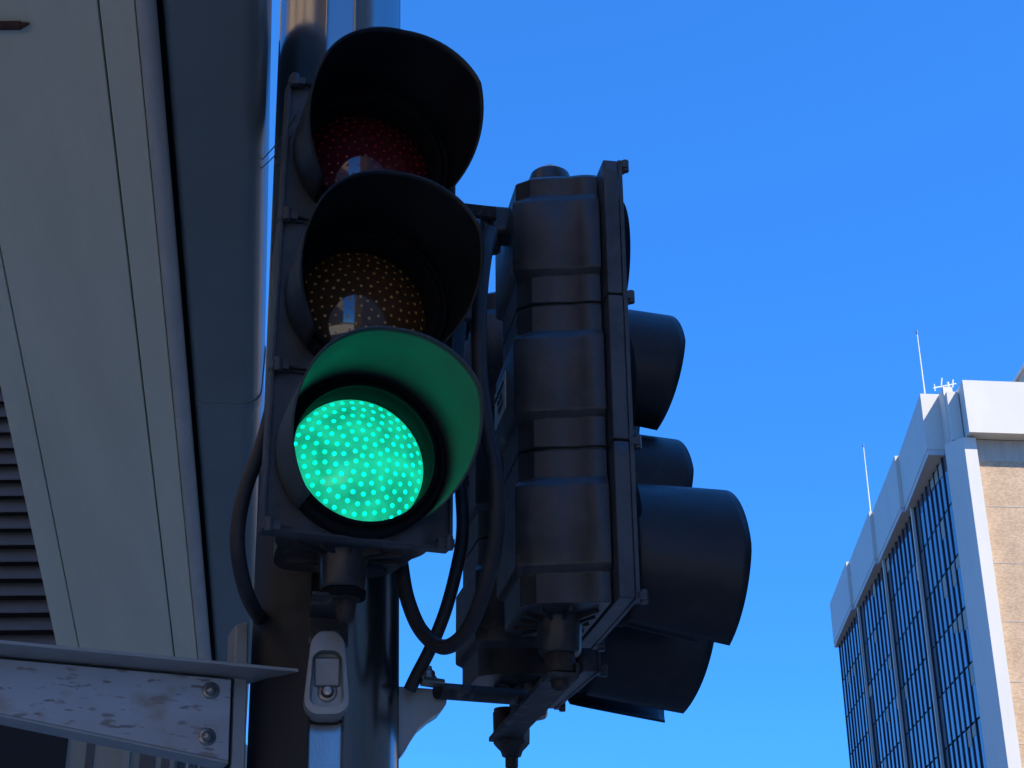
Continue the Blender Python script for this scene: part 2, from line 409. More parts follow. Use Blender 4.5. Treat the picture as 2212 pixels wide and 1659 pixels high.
# C: further back, same facing, three hoods
C_AZ = 77; hC = 2.49
pC = Vector((hC * math.sin(R(3.2)), hC * math.cos(R(3.2)), CAMZ + 0.586))
cC = pC + az(C_AZ - 90) * (WB / 2)
C = make_head('black signal head furthest back, mostly hidden, three hoods peeking out beyond it', cC, R(180 - C_AZ), W=WB, visors=(1, 1, 1), VL=(0.212, 0.186, 0.185), lcut=0.80, phc=75, r1=0.130, body_w=0.120, tilt=6, phm=158, phf=150, vdz=(-0.022, 0, 0.012), dep=0.196)

# stickers with printed lines + cable glands on the backs of B and C
def back_bits(h, paper, xg, zg, xs, zs, seed, dp=0.165):
    rr = random.Random(seed)
    mb = MB(); mb.box(xg - 0.026, xg + 0.026, dp - 0.015, dp + 0.042, zg, zg + 0.052)
    g = mb.build('cable_gland', M['plastic'], h, bevel=0.010, segs=3)
    mb = MB(); mb.cyl((xg, dp + 0.020, zg + 0.004), (xg, dp + 0.020, zg - 0.022), 0.016, 0.0145, 18)
    mb.build('cable_nut', M['plastic'], g)
    y = dp + 0.0005
    if paper:
        mb = MB(); mb.box(xs - 0.050, xs + 0.050, y - 0.001, y + 0.0012, zs, zs + 0.062); st = mb.build('sticker', M['sticker'], h, smooth=0)
    else: st = h
    mb = MB()
    for row, (zz, x0, x1) in enumerate(((zs + 0.044, -0.040, 0.040), (zs + 0.028, -0.022, 0.010), (zs + 0.013, -0.030, 0.012))):
        x = x0
        while x < x1:
            w = rr.uniform(0.004, 0.008); hh = rr.choice((0.0055, 0.007, 0.0085))
            mb.box(xs + x, xs + x + w, y, y + 0.0022, zz, zz + hh); x += w + rr.uniform(0.0012, 0.0022)
    mb.build('printed_line', M['ink'], st, smooth=0)

# ================================================================== grey pole
PC = Vector((-0.2424, 2.302, 0)); PR = 0.1095
pole = empty('signal_pole', PC, R(7.3)); pole.rotation_euler = (0, R(-1.12), R(7.3)); bpy.context.view_layer.update(); tag(pole, 'thick round grey metal pole with a groove down its front, carrying the signal heads', 'pole')
mb = MB(); ring = []
for gi in range(4):
    g0 = -90 + gi * 90
    hwg = math.degrees(math.asin(0.0225 / PR))
    # groove: lip, slot wall, slot floor, wall, lip
    def rp(a, r_): return (r_ * math.cos(R(a)), r_ * math.sin(R(a)))
    d = Vector((math.cos(R(g0)), math.sin(R(g0)), 0)); t = Vector((-d.y, d.x, 0))
    fl = PR * math.cos(R(hwg))
    for (u, v) in ((-0.0245, fl + 0.001), (-0.0225, fl - 0.001), (-0.0215, fl - 0.026), (0.0215, fl - 0.026), (0.0225, fl - 0.001), (0.0245, fl + 0.001)):
        q = d * v + t * u; ring.append((q.x, q.y))
    a0 = g0 + hwg + 1.8; a1 = g0 + 90 - hwg - 1.8
    for k in range(13): ring.append(rp(a0 + (a1 - a0) * k / 12, PR))
rings = [[(x, y, z) for x, y in ring] for z in (0.02, 6.2)]
loft(mb, rings); mb.build('shaft', M['alu'], pole, smooth=25)
mb = MB(); mb.lathe((0, 0, 0.0), (0, 0, 1), [(0, 0.17), (0.02, 0.17), (0.03, 0.125), (0.16, 0.118), (0.17, 0.112)], 40); mb.build('base_collar', M['cast'], pole)
mb = MB(); mb.lathe((0, 0, 6.2), (0, 0, 1), [(0, 0.114), (0.03, 0.112), (0.05, 0.06), (0.055, 0)], 40); mb.build('cap', M['cast'], pole)

mb = MB(); arc = [166 + (257 - 166) * k / 20 for k in range(21)]  # invented thin shell, painting a dark reflection on the pole's lower left
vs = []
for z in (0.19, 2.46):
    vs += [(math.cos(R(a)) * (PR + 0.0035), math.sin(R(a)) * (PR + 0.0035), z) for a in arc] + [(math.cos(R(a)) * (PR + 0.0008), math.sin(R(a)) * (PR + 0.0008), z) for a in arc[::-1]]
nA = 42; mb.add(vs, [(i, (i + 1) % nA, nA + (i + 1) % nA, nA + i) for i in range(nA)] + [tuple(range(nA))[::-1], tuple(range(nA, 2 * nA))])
mb.build('dark_reflection_shell', M['reflection_shell'], pole, smooth=35)
# clamp bracket in the groove below head A (pole-local frame: camera is -y)
mb = MB()
zt, zb = CAMZ + 0.575, CAMZ + 0.452
yf = -PR - 0.004
def rrect(x0, x1, z0, z1, r_, n=6):
    pts = []
    for cx, cz, a0 in ((x1 - r_, z1 - r_, 0), (x0 + r_, z1 - r_, 90), (x0 + r_, z0 + r_, 180), (x1 - r_, z0 + r_, 270)):
        for k in range(n + 1): pts.append((cx + r_ * math.cos(R(a0 + 90 * k / n)), cz + r_ * math.sin(R(a0 + 90 * k / n))))
    return pts
outer = rrect(-0.0325, 0.0325, zb, zt, 0.022); outer = [(x * (1 - 0.34 * max(0, (z - zb - 0.06) / 0.063)), z) for x, z in outer]
inner = rrect(-0.0225, 0.0225, zb + 0.012, zt - 0.030, 0.015); inner = [(x * (1 - 0.20 * max(0, (z - zb - 0.05) / 0.06)), z) for x, z in inner]
def ringv(p, y): return [(x, y, z) for x, z in p]
def scl(p, k):
    cx = 0; cz = (zb + zt) / 2; return [(cx + (x - cx) * k, cz + (z - cz) * k) for x, z in p]
n = len(outer)
rs = [ringv(outer, yf + 0.020), ringv(outer, yf - 0.020), ringv(scl(outer, 0.96), yf - 0.026), ringv([(x * 1.08, z) for x, z in inner], yf - 0.027), ringv(inner, yf - 0.023), ringv([(x * 0.95, z) for x, z in inner], yf - 0.004)]
vs = [v for r_ in rs for v in r_]; fs = []
for k in range(len(rs) - 1):
    for i in range(n):
        j = (i + 1) % n; fs.append((k * n + i, k * n + j, (k + 1) * n + j, (k + 1) * n + i))
fs.append(tuple(range(n))[::-1]); fs.append(tuple(range(len(vs) - n, len(vs))))
mb.add(vs, fs)
clampb = mb.build('clamp_bracket', M['cast'], pole, smooth=40)
mb = MB(); mb.prism([(-0.018, yf - 0.004, zt - 0.034), (0.018, yf - 0.004, zt - 0.034), (0.018, yf - 0.022, zt - 0.040), (-0.018, yf - 0.022, zt - 0.040)],
                    [(-0.018, yf - 0.004, zt - 0.078), (0.018, yf - 0.004, zt - 0.078), (0.018, yf - 0.010, zt - 0.078), (-0.018, yf - 0.010, zt - 0.078)])
mb.build('wedge', M['cast'], clampb, bevel=0.003)
mb = MB(); mb.lathe((0.001, yf - 0.003, zb + 0.038), (0, -1, 0), [(0, 0.0145), (0.002, 0.0145), (0.003, 0.0125), (0.0035, 0.0095), (0.008, 0.0085), (0.011, 0.006), (0.012, 0.0)], 24)
mb.build('bolt', M['steel'], clampb, smooth=40)

# gusset bracket on the pole's right side
def W2L(o, p): return o.matrix_world.inverted() @ p
bpy.context.view_layer.update()
gp = []
hb = 2.31
gpl = Vector((PC.x, PC.y, CAMZ)) + az(82.7) * 0.05
for q in ((845, 1481), (945, 1488), (960, 1492), (966, 1502), (964, 1520), (950, 1538), (928, 1552), (905, 1572), (888, 1598), (876, 1620), (866, 1630), (845, 1631)):
    gp.append(on_plane(*q, gpl, 80))
inn = []
mb = MB(); back = [p + az(-10) * 0.012 for p in gp]
mb.prism([W2L(pole, p) for p in gp], [W2L(pole, p) for p in back])
gus = mb.build('gusset_bracket', M['cast'], pole, smooth=20, bevel=0.002)
# curved underside flange of the gusset, wider than the web
low = gp[3:11]
mb = MB(); q0 = []; q1 = []; q2 = []; q3 = []
for p in low:
    q0.append(W2L(pole, p + az(170) * 0.001 + Vector((0, 0, -0.0005)))); q1.append(W2L(pole, p + az(-10) * 0.045 + Vector((0, 0, -0.0005))))
    q2.append(W2L(pole, p + az(-10) * 0.045 + Vector((-0.002, 0, 0.005)))); q3.append(W2L(pole, p + az(170) * 0.001 + Vector((-0.002, 0, 0.005))))
nn = len(low); vs = q0 + q1 + q2 + q3; fs = []
for i in range(nn - 1):
    for a_, b_ in ((0, 1), (1, 2), (2, 3), (3, 0)): fs.append((a_ * nn + i, a_ * nn + i + 1, b_ * nn + i + 1, b_ * nn + i))
fs += [(0, nn, 2 * nn, 3 * nn), (nn - 1, 2 * nn - 1, 3 * nn - 1, 4 * nn - 1)]
mb.add(vs, fs); mb.build('flange', M['cast'], gus, smooth=40)

# mounting hardware under head A: washer, bolt, strap back to the clamp
mt = empty('mounting_bracket', (A.matrix_world @ Vector((0, 0.085, -0.05)))); tag(mt, 'dark stepped strap with a hanging bolt joining the lit signal head to its clamp', 'bracket')
bA = A.matrix_world @ Vector((0, 0.085, -0.048))
mb = MB(); mb.cyl(bA + Vector((0.004, 0, -0.001)), bA + Vector((0.004, 0, -0.013)), 0.030, 0.029, 28); mb.build('washer', M['gasket'], mt, origin=mt.location)
mt_kids = []
def mbuild(mb, name, m, par, **k):
    o = mb.build(name, m, None, origin=par.location, **k); o.parent = par; o.location = (0, 0, 0); return o
bpy.data.objects.remove(bpy.data.objects['washer'])
mb = MB(); mb.cyl(bA + Vector((0.004, 0, -0.001)), bA + Vector((0.004, 0, -0.011)), 0.030, 0.029, 28); mbuild(mb, 'washer', M['gasket'], mt)
mb = MB(); mb.lathe(bA + Vector((0.006, 0, -0.010)), (0, 0, -1), [(0, 0.020), (0.004, 0.020), (0.005, 0.014), (0.020, 0.0135), (0.030, 0.012), (0.036, 0.008), (0.038, 0)], 20); mbuild(mb, 'bolt', M['old_bolt'], mt)
cl = pole.matrix_world @ Vector((0, yf - 0.004, zt - 0.004))
d = Vector((cl.x - bA.x, cl.y - bA.y, 0)); t = Vector((-d.y, d.x, 0)).normalized() * 0.0285
mb = MB(); a0 = bA + Vector((-0.010, -0.02, -0.013)); b0 = Vector((cl.x, cl.y, a0.z))
mb.prism([a0 - t, a0 + t, b0 + t, b0 - t], [p + Vector((0, 0, 0.006)) for p in (a0 - t, a0 + t, b0 + t, b0 - t)])
b1 = Vector((cl.x, cl.y, zt - 0.02)); dn = d.normalized() * -0.008
mb.prism([b0 - t, b0 + t, b0 + t + dn, b0 - t + dn], [Vector((p.x, p.y, b1.z)) for p in (b0 - t, b0 + t, b0 + t + dn, b0 - t + dn)])
mbuild(mb, 'strap', M['dark_steel'], mt, bevel=0.0015)

# ---- link bar joining B and C under their bosses, with tube back to the gusset
bB = B.matrix_world @ Vector((0, 0.085, -0.055)); bC = C.matrix_world @ Vector((0, 0.085, -0.055))
lk = empty('support_bracket', at(1130, 1500, 2.39)); tag(lk, 'weathered steel arm reaching from the pole to the two signal heads on the right', 'bracket')
mb = MB(); p0 = bB.copy(); p0.z = CAMZ + 0.515; p1 = at(1092, 1585, 2.64); p1.z = p0.z - 0.005
dd = (p1 - p0).normalized(); tt = Vector((-dd.y, dd.x, 0)).normalized() * 0.024
p0 -= dd * 0.02; p1 += dd * 0.03
mb.prism([p0 - tt, p0 + tt, p1 + tt, p1 - tt], [p + Vector((0, 0, 0.009)) for p in (p0 - tt, p0 + tt, p1 + tt, p1 - tt)])
mb.prism([p0 - tt, p0 - tt * 0.8, p1 - tt * 0.8, p1 - tt], [p + Vector((0, 0, 0.024)) for p in (p0 - tt, p0 - tt * 0.8, p1 - tt * 0.8, p1 - tt)])
mbuild(mb, 'link_bar', M['dark_steel'], lk, bevel=0.003)
for q, big in ((p0 + dd * 0.02, 0.86), (p1 - dd * 0.035, 0.8)):
    mb = MB(); q = q.copy(); q.z = p0.z
    mb.lathe(q + Vector((0, 0, 0.045)), (0, 0, -1), [(0, 0.026 * big), (0.034, 0.026 * big), (0.036, 0.017), (0.046, 0.017), (0.047, 0.014), (0.056, 0.013), (0.060, 0.008), (0.061, 0)], 16)
    mbuild(mb, 'bolt', M['old_bolt'], lk, smooth=40)
# bottom bolt below C
q = at(1105, 1590, 2.66); q.z = p1.z
mb = MB(); mb.lathe(q, (0, 0, -1), [(-0.050, 0.032), (0.004, 0.031), (0.010, 0.026), (0.017, 0.019), (0.026, 0.016), (0.028, 0.011), (0.044, 0.011), (0.046, 0.008), (0.056, 0.008), (0.058, 0)], 8)
mbuild(mb, 'bolt', M['dark_steel'], lk, smooth=30)
ta = at(945, 1492, 2.31); tb = at(1135, 1507, 2.42)
mb = MB(); mb.tube([ta, (ta + tb) / 2, tb], 0.0125, 16, 3); mbuild(mb, 'tube', M['dark_steel'], lk)
mb = MB(); c0 = at(910, 1476, 2.27); c1 = at(958, 1483, 2.30); sd = az(-10) * 0.02
mb.prism([c0 - sd, c1 - sd, c1 + sd, c0 + sd], [p + Vector((0, 0, 0.007)) for p in (c0 - sd, c1 - sd, c1 + sd, c0 + sd)]); mbuild(mb, 'tab_plate', M['steel'], lk, bevel=0.002)
c = at(925, 1468, 2.28); mb = MB(); mb.lathe(c, (0, 0, 1), [(0, 0.013), (0.004, 0.013), (0.005, 0.011), (0.012, 0.010), (0.015, 0.006), (0.020, 0.005), (0.021, 0)], 10); mbuild(mb, 'bolt', M['steel'], lk)
# upper tie bar
ut = empty('tie_bar', at(1000, 455, 2.25)); tag(ut, 'short dark steel tie bar between the tops of the two nearer signal heads', 'bracket')
mb = MB(); a_ = at(880, 440, 2.26); b_ = at(1072, 462, 2.17); up = Vector((0, 0, 0.011)); s_ = az(-10) * 0.006
mb.prism([a_ - up - s_, b_ - up - s_, b_ + up - s_, a_ + up - s_], [a_ - up + s_, b_ - up + s_, b_ + up + s_, a_ + up + s_]); mbuild(mb, 'bar', M['dark_steel'], ut, bevel=0.002)

bpy.context.view_layer.update()
gB = B.matrix_world.inverted() @ on_plane(1062, 515, B.matrix_world @ Vector((0, 0.185, 0)), B_AZ - 90)
gC = C.matrix_world.inverted() @ on_plane(996, 705, C.matrix_world @ Vector((0, 0.215, 0)), C_AZ - 90)
print('gland B local', gB, 'gland C local', gC)
sB = B.matrix_world.inverted() @ on_plane(1081, 868, B.matrix_world @ Vector((0, 0.1655, 0)), B_AZ - 90)
sC = C.matrix_world.inverted() @ on_plane(1006, 1040, C.matrix_world @ Vector((0, 0.196, 0)), C_AZ - 90)
print('sticker', sB, sC)
back_bits(B, True, gB.x, gB.z - 0.002, max(-0.05, min(0.05, sB.x)), sB.z - 0.030, 1)
back_bits(C, False, max(-.05, min(.05, gC.x)), gC.z - 0.002, max(-0.05, min(0.05, sC.x)), sC.z - 0.030, 2, 0.196)

# ================================================================== cables
def cable(label, pts, r):
    mb = MB(); P = [at(*p) for p in pts]; mb.tube(P, r, 14, 8)
    o = mb.build('cable', M['cable'], None, smooth=60, origin=P[-1]); tag(o, label, 'cable', 'loose black cables between the signal heads'); return o
cable('black cable looping in a deep curve between the two nearer signal heads',
      [(1060, 500, 2.02), (1046, 560, 1.99), (1036, 660, 1.98), (1036, 800, 1.98), (1052, 930, 1.99), (1070, 1030, 2.0), (1072, 1150, 2.02), (1050, 1260, 2.06), (1010, 1360, 2.12), (960, 1398, 2.17), (912, 1365, 2.20), (882, 1300, 2.21), (868, 1230, 2.21), (860, 1150, 2.21)], 0.0112)
cable('black cable dropping from behind the green hood to the small steel tube arm',
      [(996, 700, 2.37), (985, 800, 2.34), (984, 930, 2.30), (996, 1060, 2.27), (999, 1150, 2.26), (986, 1230, 2.26), (962, 1320, 2.26), (930, 1400, 2.27), (902, 1455, 2.28), (885, 1490, 2.29)], 0.0100)
cable('black cable bowing out at the left of the lit signal head over the pole edge',
      [(590, 870, 2.10), (566, 960, 2.06), (532, 1050, 2.05), (515, 1130, 2.05), (515, 1200, 2.06), (530, 1272, 2.10), (550, 1318, 2.19), (566, 1340, 2.30)], 0.0105)
for k, (a_, b_) in enumerate((((640, 248), (560, 352)), ((645, 272), (560, 368)))):
    mb = MB(); P = [at(*a_, 1.90), at((a_[0] + b_[0]) / 2 + 4, (a_[1] + b_[1]) / 2 + 3, 2.1), at(*b_, 2.45)]; mb.tube(P, 0.0011, 6, 4)
    o = mb.build('tie_wire', M['dark_steel'], None, origin=P[0]); tag(o, ('upper' if k == 0 else 'lower') + ' of two thin wires tied from the top hood to the canopy', 'wire', 'thin tie wires')

# ================================================================== white tapered arm at the lower left
ARM_AZ = 70
ap = at(500, 1550, 2.24)
ao = empty('outrigger_beam', Vector((ap.x, ap.y, ap.z))); tag(ao, 'scuffed white painted steel arm with two round bolts, running left from the pole', 'arm')
ex = az(ARM_AZ); ey = az(ARM_AZ - 90)   # ey points away
def apt(px, py, off=0.0): return on_plane(px, py, ap + ey * off, ARM_AZ)
def aprism(pts, d0, d1, name, m, **k):
    mb = MB(); mb.prism([p + ey * d0 for p in pts], [p + ey * d1 for p in pts]); return mbuild(mb, name, m, ao, **k)
tl, tr, br, bl = apt(-400, 1386), apt(500, 1467), apt(494, 1644), apt(-400, 1458)
aprism([tl, tr, br, bl], 0, 0.055, 'web', M['arm'], bevel=0.002)
# cover plate on top: projects towards the viewer; darker metal paints its shaded underside
f0 = apt(-400, 1357, -0.062); f1 = apt(588, 1423, -0.062)
g0 = tl + Vector((0, 0, 0.003)); g1 = tr + Vector((0, 0, 0.003)) + ex * 0.02
f0.z = g0.z; f1.z = g1.z
f0 = Vector((tl.x, tl.y, 0)) - ey * 0.075 + Vector((0, 0, g0.z)); f1 = Vector((tr.x, tr.y, 0)) - ey * 0.060 + ex * 0.085 + Vector((0, 0, g1.z))
g0 += ey * 0.06; g1 += ey * 0.06
mb = MB(); upv = Vector((0, 0, 0.005)); mb.prism([f0, f1, g1, g0], [p + upv for p in (f0, f1, g1, g0)]); mbuild(mb, 'cover_plate', M['cast'], ao, bevel=0.001)
# lower lip
l0 = bl + ey * 0.055; l1 = br + ey * 0.055
mb = MB(); mb.prism([bl, br, l1, l0], [p - Vector((0, 0, 0.004)) for p in (bl, br, l1, l0)]); mbuild(mb, 'bottom_plate', M['cast'], ao, bevel=0.001)
for q in ((455, 1492), (447, 1592)):
    c = apt(*q); mb = MB(); mb.lathe(c, -ey, [(0, 0.0125), (0.002, 0.0125), (0.003, 0.0110), (0.0035, 0.0085), (0.007, 0.0078), (0.010, 0.005), (0.0108, 0)], 24); mbuild(mb, 'bolt', M['steel'], ao, smooth=40)
# end flange against the pole
fp = [apt(512, 1345), apt(541, 1338), apt(533, 1700), apt(500, 1700)]
aprism(fp, 0.012, 0.075, 'end_plate', M['cast'], bevel=0.003)
fp = [apt(500, 1480), apt(514, 1480), apt(508, 1690), apt(494, 1690)]
aprism(fp, 0.020, 0.050, 'gap_fill', M['dark'], bevel=0.001)  # near-black block filling the gap between arm and end plate

# ================================================================== sloping canopy edge at the left
D = ray(665, 3900).normalized()
H0 = 2.9
def sec(px, py=800, h=H0):
    """point of the canopy's section line at the crossing of the bearing with the section plane"""
    return at(px, py, h)
K0 = sec(380)
Nrm = D
def on_sec(px, py=800, extra=0.0):
    r_ = ray(px, py); c = Vector((0, 0, CAMZ)); p = c + r_ * (Nrm.dot(K0 - c) / Nrm.dot(r_)); return p + (p - c).normalized() * extra
lat = az(83.8)                                # across the beam, horizontal
upn = lat.cross(D).normalized()
if upn.z < 0: upn = -upn
can = empty('canopy', K0 + D * 1.15); tag(can, 'long grey sloping canopy underside with rounded edge, running overhead at the left', 'canopy')
S0, S1 = -3.2, 1.18
def ext(pts, name, m, s0=S0, s1=S1, **k):
    mb = MB(); NS = k.pop('ns', 1); n = len(pts)
    rings = [[p + D * (s0 + (s1 - s0) * i / NS) for p in pts] for i in range(NS + 1)]
    loft(mb, rings); return mbuild(mb, name, m, can, **k)
def soff(px): # on soffit plane through K0 spanned by D and lat
    r_ = ray(px, 800); c = Vector((0, 0, CAMZ)); return c + r_ * (upn.dot(K0 - c) / upn.dot(r_))
def insec(p): return p - D * D.dot(p - K0)
d_, e_, a_, b_, c_ = [insec(soff(x)) for x in (-7, 52, 305, 367, 405)]
th = upn * 0.05; g = lat * 0.0012
ext([d_, e_ - g, e_ - g + th, d_ + th], 'soffit_panel', M['soffit'], bevel=0.002)
ext([e_ + g, a_ - g * 1.6, a_ - g * 1.6 + th, e_ + g + th], 'soffit_panel', M['soffit'], bevel=0.002)
ext([a_ + g, b_ - g * 0.3, b_ - g * 0.3 + th, a_ + g + th], 'soffit_panel', M['soffit'], bevel=0.002)
wd = (c_ - b_).length; mid = (b_ + c_) / 2 + upn * 0.004
tube = []
for k in range(20):
    a = 2 * PI * k / 20; tube.append(mid + lat * math.cos(a) * wd * 0.48 + upn * math.sin(a) * wd * 0.48)
ext(tube, 'edge_tube', M['trim'], smooth=40)
back = d_ + upn * 0.055; ext([back + lat * 0.004, back + lat * ((c_ - d_).length + 0.02), back + lat * ((c_ - d_).length + 0.02) + upn * 0.2, back + lat * 0.004 + upn * 0.2], 'core', M['dark'], smooth=0)
# gutter: rounded box beyond the tube; its right silhouette sits on bearing 567 at row 800
gr = insec(soff(567))
gl = c_ + lat * 0.006
wg = (gr - gl).length
rg = 0.040; gut = []
for cx, cz, a0 in ((wg - rg, rg, -90), (wg - rg, 0.20 - rg, 0), (rg * 0.5, 0.20 - rg, 90), (rg * 0.5, rg * 0.5, 180)):
    rr_ = rg if cx > wg / 2 else rg * 0.5
    for k in range(9):
        a = R(a0 + 90 * k / 8); gut.append(gl + lat * (cx + rr_ * math.cos(a)) + upn * (cz + rr_ * math.sin(a) + 0.004))
def slat(px, py):
    r_ = ray(px, py); c = Vector((0, 0, CAMZ)); p = c + r_ * (upn.dot(K0 - c) / upn.dot(r_)); return D.dot(p - K0), lat.dot(p - gl)
(sa, la), (sb, lb) = slat(575, 0), slat(561, 870)
def gwid(s): return la + (lb - la) * (s - sa) / (sb - sa)
def gring(s, grow=0.0):
    k = gwid(s) - wg; out = []
    for p in gut:
        q = p - gl; x = q.dot(lat)
        if x > wg / 2: p = p + lat * (k + grow)
        out.append(p - upn * grow * 0.6 + D * s)
    return out
mb = MB(); loft(mb, [gring(S0 + (S1 - S0) * i / 6) for i in range(7)]); mbuild(mb, 'gutter', M['gutter'], can, smooth=30)
# joint strip round the gutter
def gstrip(px, py, w, off):
    r_ = ray(px, py); c = Vector((0, 0, CAMZ)); p = c + r_ * (upn.dot(K0 - c) / upn.dot(r_)); s = D.dot(p - K0)
    mb = MB(); loft(mb, [gring(s - w / 2, off), gring(s + w / 2, off)]); mbuild(mb, 'joint_strip', M['gutter'], can, smooth=30, bevel=0.001)
gstrip(490, 884, 0.026, 0.0025)
# rusty stub
mb = MB(); p = soff(30)
q = (lambda px, py: (lambda r_: Vector((0, 0, CAMZ)) + r_ * (upn.dot(K0 - Vector((0, 0, CAMZ))) / upn.dot(r_)))(ray(px, py)))
q0 = q(-60, 52); q1 = q(46, 52); q2 = q(64, 48)
mb.tube([q0 - upn * 0.004, (q0 + q1) / 2 - upn * 0.004, q1 - upn * 0.004], 0.0075, 10, 3); mb.cyl(q1 - upn * 0.004, q2 - upn * 0.003, 0.0058, 0.0016, 8)
mbuild(mb, 'rusty_pin', M['rust'], can)

# ================================================================== building behind the canopy: louvres over pale cladding
YB = 12.0
def fx(px, py=1500): return at(px, py, 1).x / at(px, py, 1).y * YB
def fz(py, px=100): p = at(px, py, 1); return (p.z - CAMZ) / p.y * YB + CAMZ
xb = fx(140, 1620)
bl_ = empty('louvred_building', (xb - 3, YB, 0)); tag(bl_, 'dark louvred building with pale cladding, seen behind the canopy at the left', 'building')
xr = fx(372, 1640)
mb = MB(); mb.box(xb - 14, xr, YB + 0.06, YB + 8, 0, fz(1440)); mbuild(mb, 'wall', M['cladding'], bl_, smooth=0)
mb = MB(); mb.box(xb - 14, xb, YB + 0.06, YB + 8, fz(1440), 9.5); mbuild(mb, 'plant_core', M['dark'], bl_, smooth=0)
mb = MB(); mb.box(xb - 14, xb, YB + 0.02, YB + 0.055, 0, fz(1440) + 0.02); mbuild(mb, 'dark_panel', M['dark'], bl_, smooth=0)
z = fz(1400); i = 0
while z < 8.6:
    mb = MB(); t_ = min(0.135, 0.092 + 0.016 * (z - 3.8))
    mb.prism([(xb - 14, YB - 0.02, z), (xb - 0.02, YB - 0.02, z), (xb - 0.02, YB + 0.05, z + t_ * 1.02), (xb - 14, YB + 0.05, z + t_ * 1.02)],
             [(xb - 14, YB - 0.02, z + 0.012), (xb - 0.02, YB - 0.02, z + 0.012), (xb - 0.02, YB + 0.05, z + t_ * 1.02 + 0.012), (xb - 14, YB + 0.05, z + t_ * 1.02 + 0.012)])
    mbuild(mb, 'louvre_blade', M['louvre'], bl_, smooth=0); z += 0.142; i += 1
for px in (189, 270, 315, 354):
    x = fx(px, 1640); mb = MB(); w = 0.03 if px != 315 else 0.06
    mb.box(x - w, x + w, YB + 0.01 if px == 270 else YB + 0.045, YB + 0.058, 0, fz(1445)); mbuild(mb, 'seam_strip', M['cladding'] if px == 270 else M['louvre'], bl_, smooth=0)
fence = empty('railing_screen', (fx(420, 1650), YB + 1, 0)); tag(fence, 'dark vertical screen posts with bright sky gaps below the white arm', 'screen')
for pxa, pxb in ((374, 385), (395, 412), (420, 470), (480, 491)):
    mb = MB(); mb.box(fx(pxa, 1650), fx(pxb, 1650), YB + 0.2, YB + 0.3, 0, fz(1600)); mbuild(mb, 'post', M['louvre'], fence, smooth=0)
mb = MB(); mb.box(fx(374, 1650), fx(500, 1650), YB + 0.18, YB + 0.32, fz(1600), fz(1590)); mbuild(mb, 'rail', M['louvre'], fence, smooth=0)

# ================================================================== tower
E1 = az(3.1); E2 = az(83.8); T0 = Vector((28.94, 95.72, 0))
def T(u, s, z): return T0 + E2 * u + E1 * s + Vector((0, 0, z + CAMZ))
tw = empty('office_tower', T0 + E2 * 10 + E1 * 20); tag(tw, 'tall tower with white parapet, blue glazed side and tan brick end wall', 'building')
def tbox(u0, u1, s0, s1, z0, z1, name, m, **k):
    mb = MB(); mb.prism([T(u0, s0, z0), T(u1, s0, z0), T(u1, s1, z0), T(u0, s1, z0)], [T(u0, s0, z1), T(u1, s0, z1), T(u1, s1, z1), T(u0, s1, z1)])
    return mbuild(mb, name, m, tw, smooth=0, **k)
ZG = -CAMZ
tbox(0.5, 30, 0.4, 53, ZG, 38.5, 'core', M['fin'])
# brick end wall with vertical UVs
mb = MB(); mb.prism([T(1.9, -0.7, ZG), T(32, -0.7, ZG), T(32, 0.3, ZG), T(1.9, 0.3, ZG)], [T(1.9, -0.7, 36.4), T(32, -0.7, 36.4), T(32, 0.3, 36.4), T(1.9, 0.3, 36.4)])
def buv(c):
    w = c + tw.location; return ((w - T0).dot(E2), w.z)
bw = mb.build('brick_wall', M['brick'], None, origin=tw.location, smooth=0, uvf=lambda c: ((c - T0).dot(E2), c.z)); bw.parent = tw; bw.location = (0, 0, 0)
tbox(1.95, 32, -0.72, 0.2, 36.4, 37.9, 'lintel_band', M['concrete'])
z = 33.2
while z > 0:
    tbox(1.9, 32, -0.715, -0.69, z, z + 0.06, 'floor_joint', M['concrete']); z -= 3.85
# corner pier (chamfered)
mb = MB(); pl = [(0.0, 0.35), (0.0, -0.05), (0.95, -1.30), (1.80, -1.30), (1.88, -0.60), (1.88, 0.35)]
mb.prism([T(u, s, ZG) for u, s in pl], [T(u, s, 37.8) for u, s in pl]); mbuild(mb, 'corner_pier', M['white'], tw, smooth=0)
# front parapet with panel joints
k = 0; u = 1.25
while u < 32:
    tbox(u + 0.015, u + 5.2 - 0.015, -1.9, 0.5, 37.95, 41.7, 'parapet_panel', M['white']); u += 5.2; k += 1
tbox(0.4, 1.2, -0.6, 0.8, 37.9, 41.4, 'parapet_return', M['white'])
# penthouse
tbox(6.6, 28, -1.2, 40, 41.7, 43.9, 'penthouse', M['concrete'])
tbox(6.45, 28.2, -1.35, 40.2, 43.9, 44.15, 'roof_slab', M['white'])
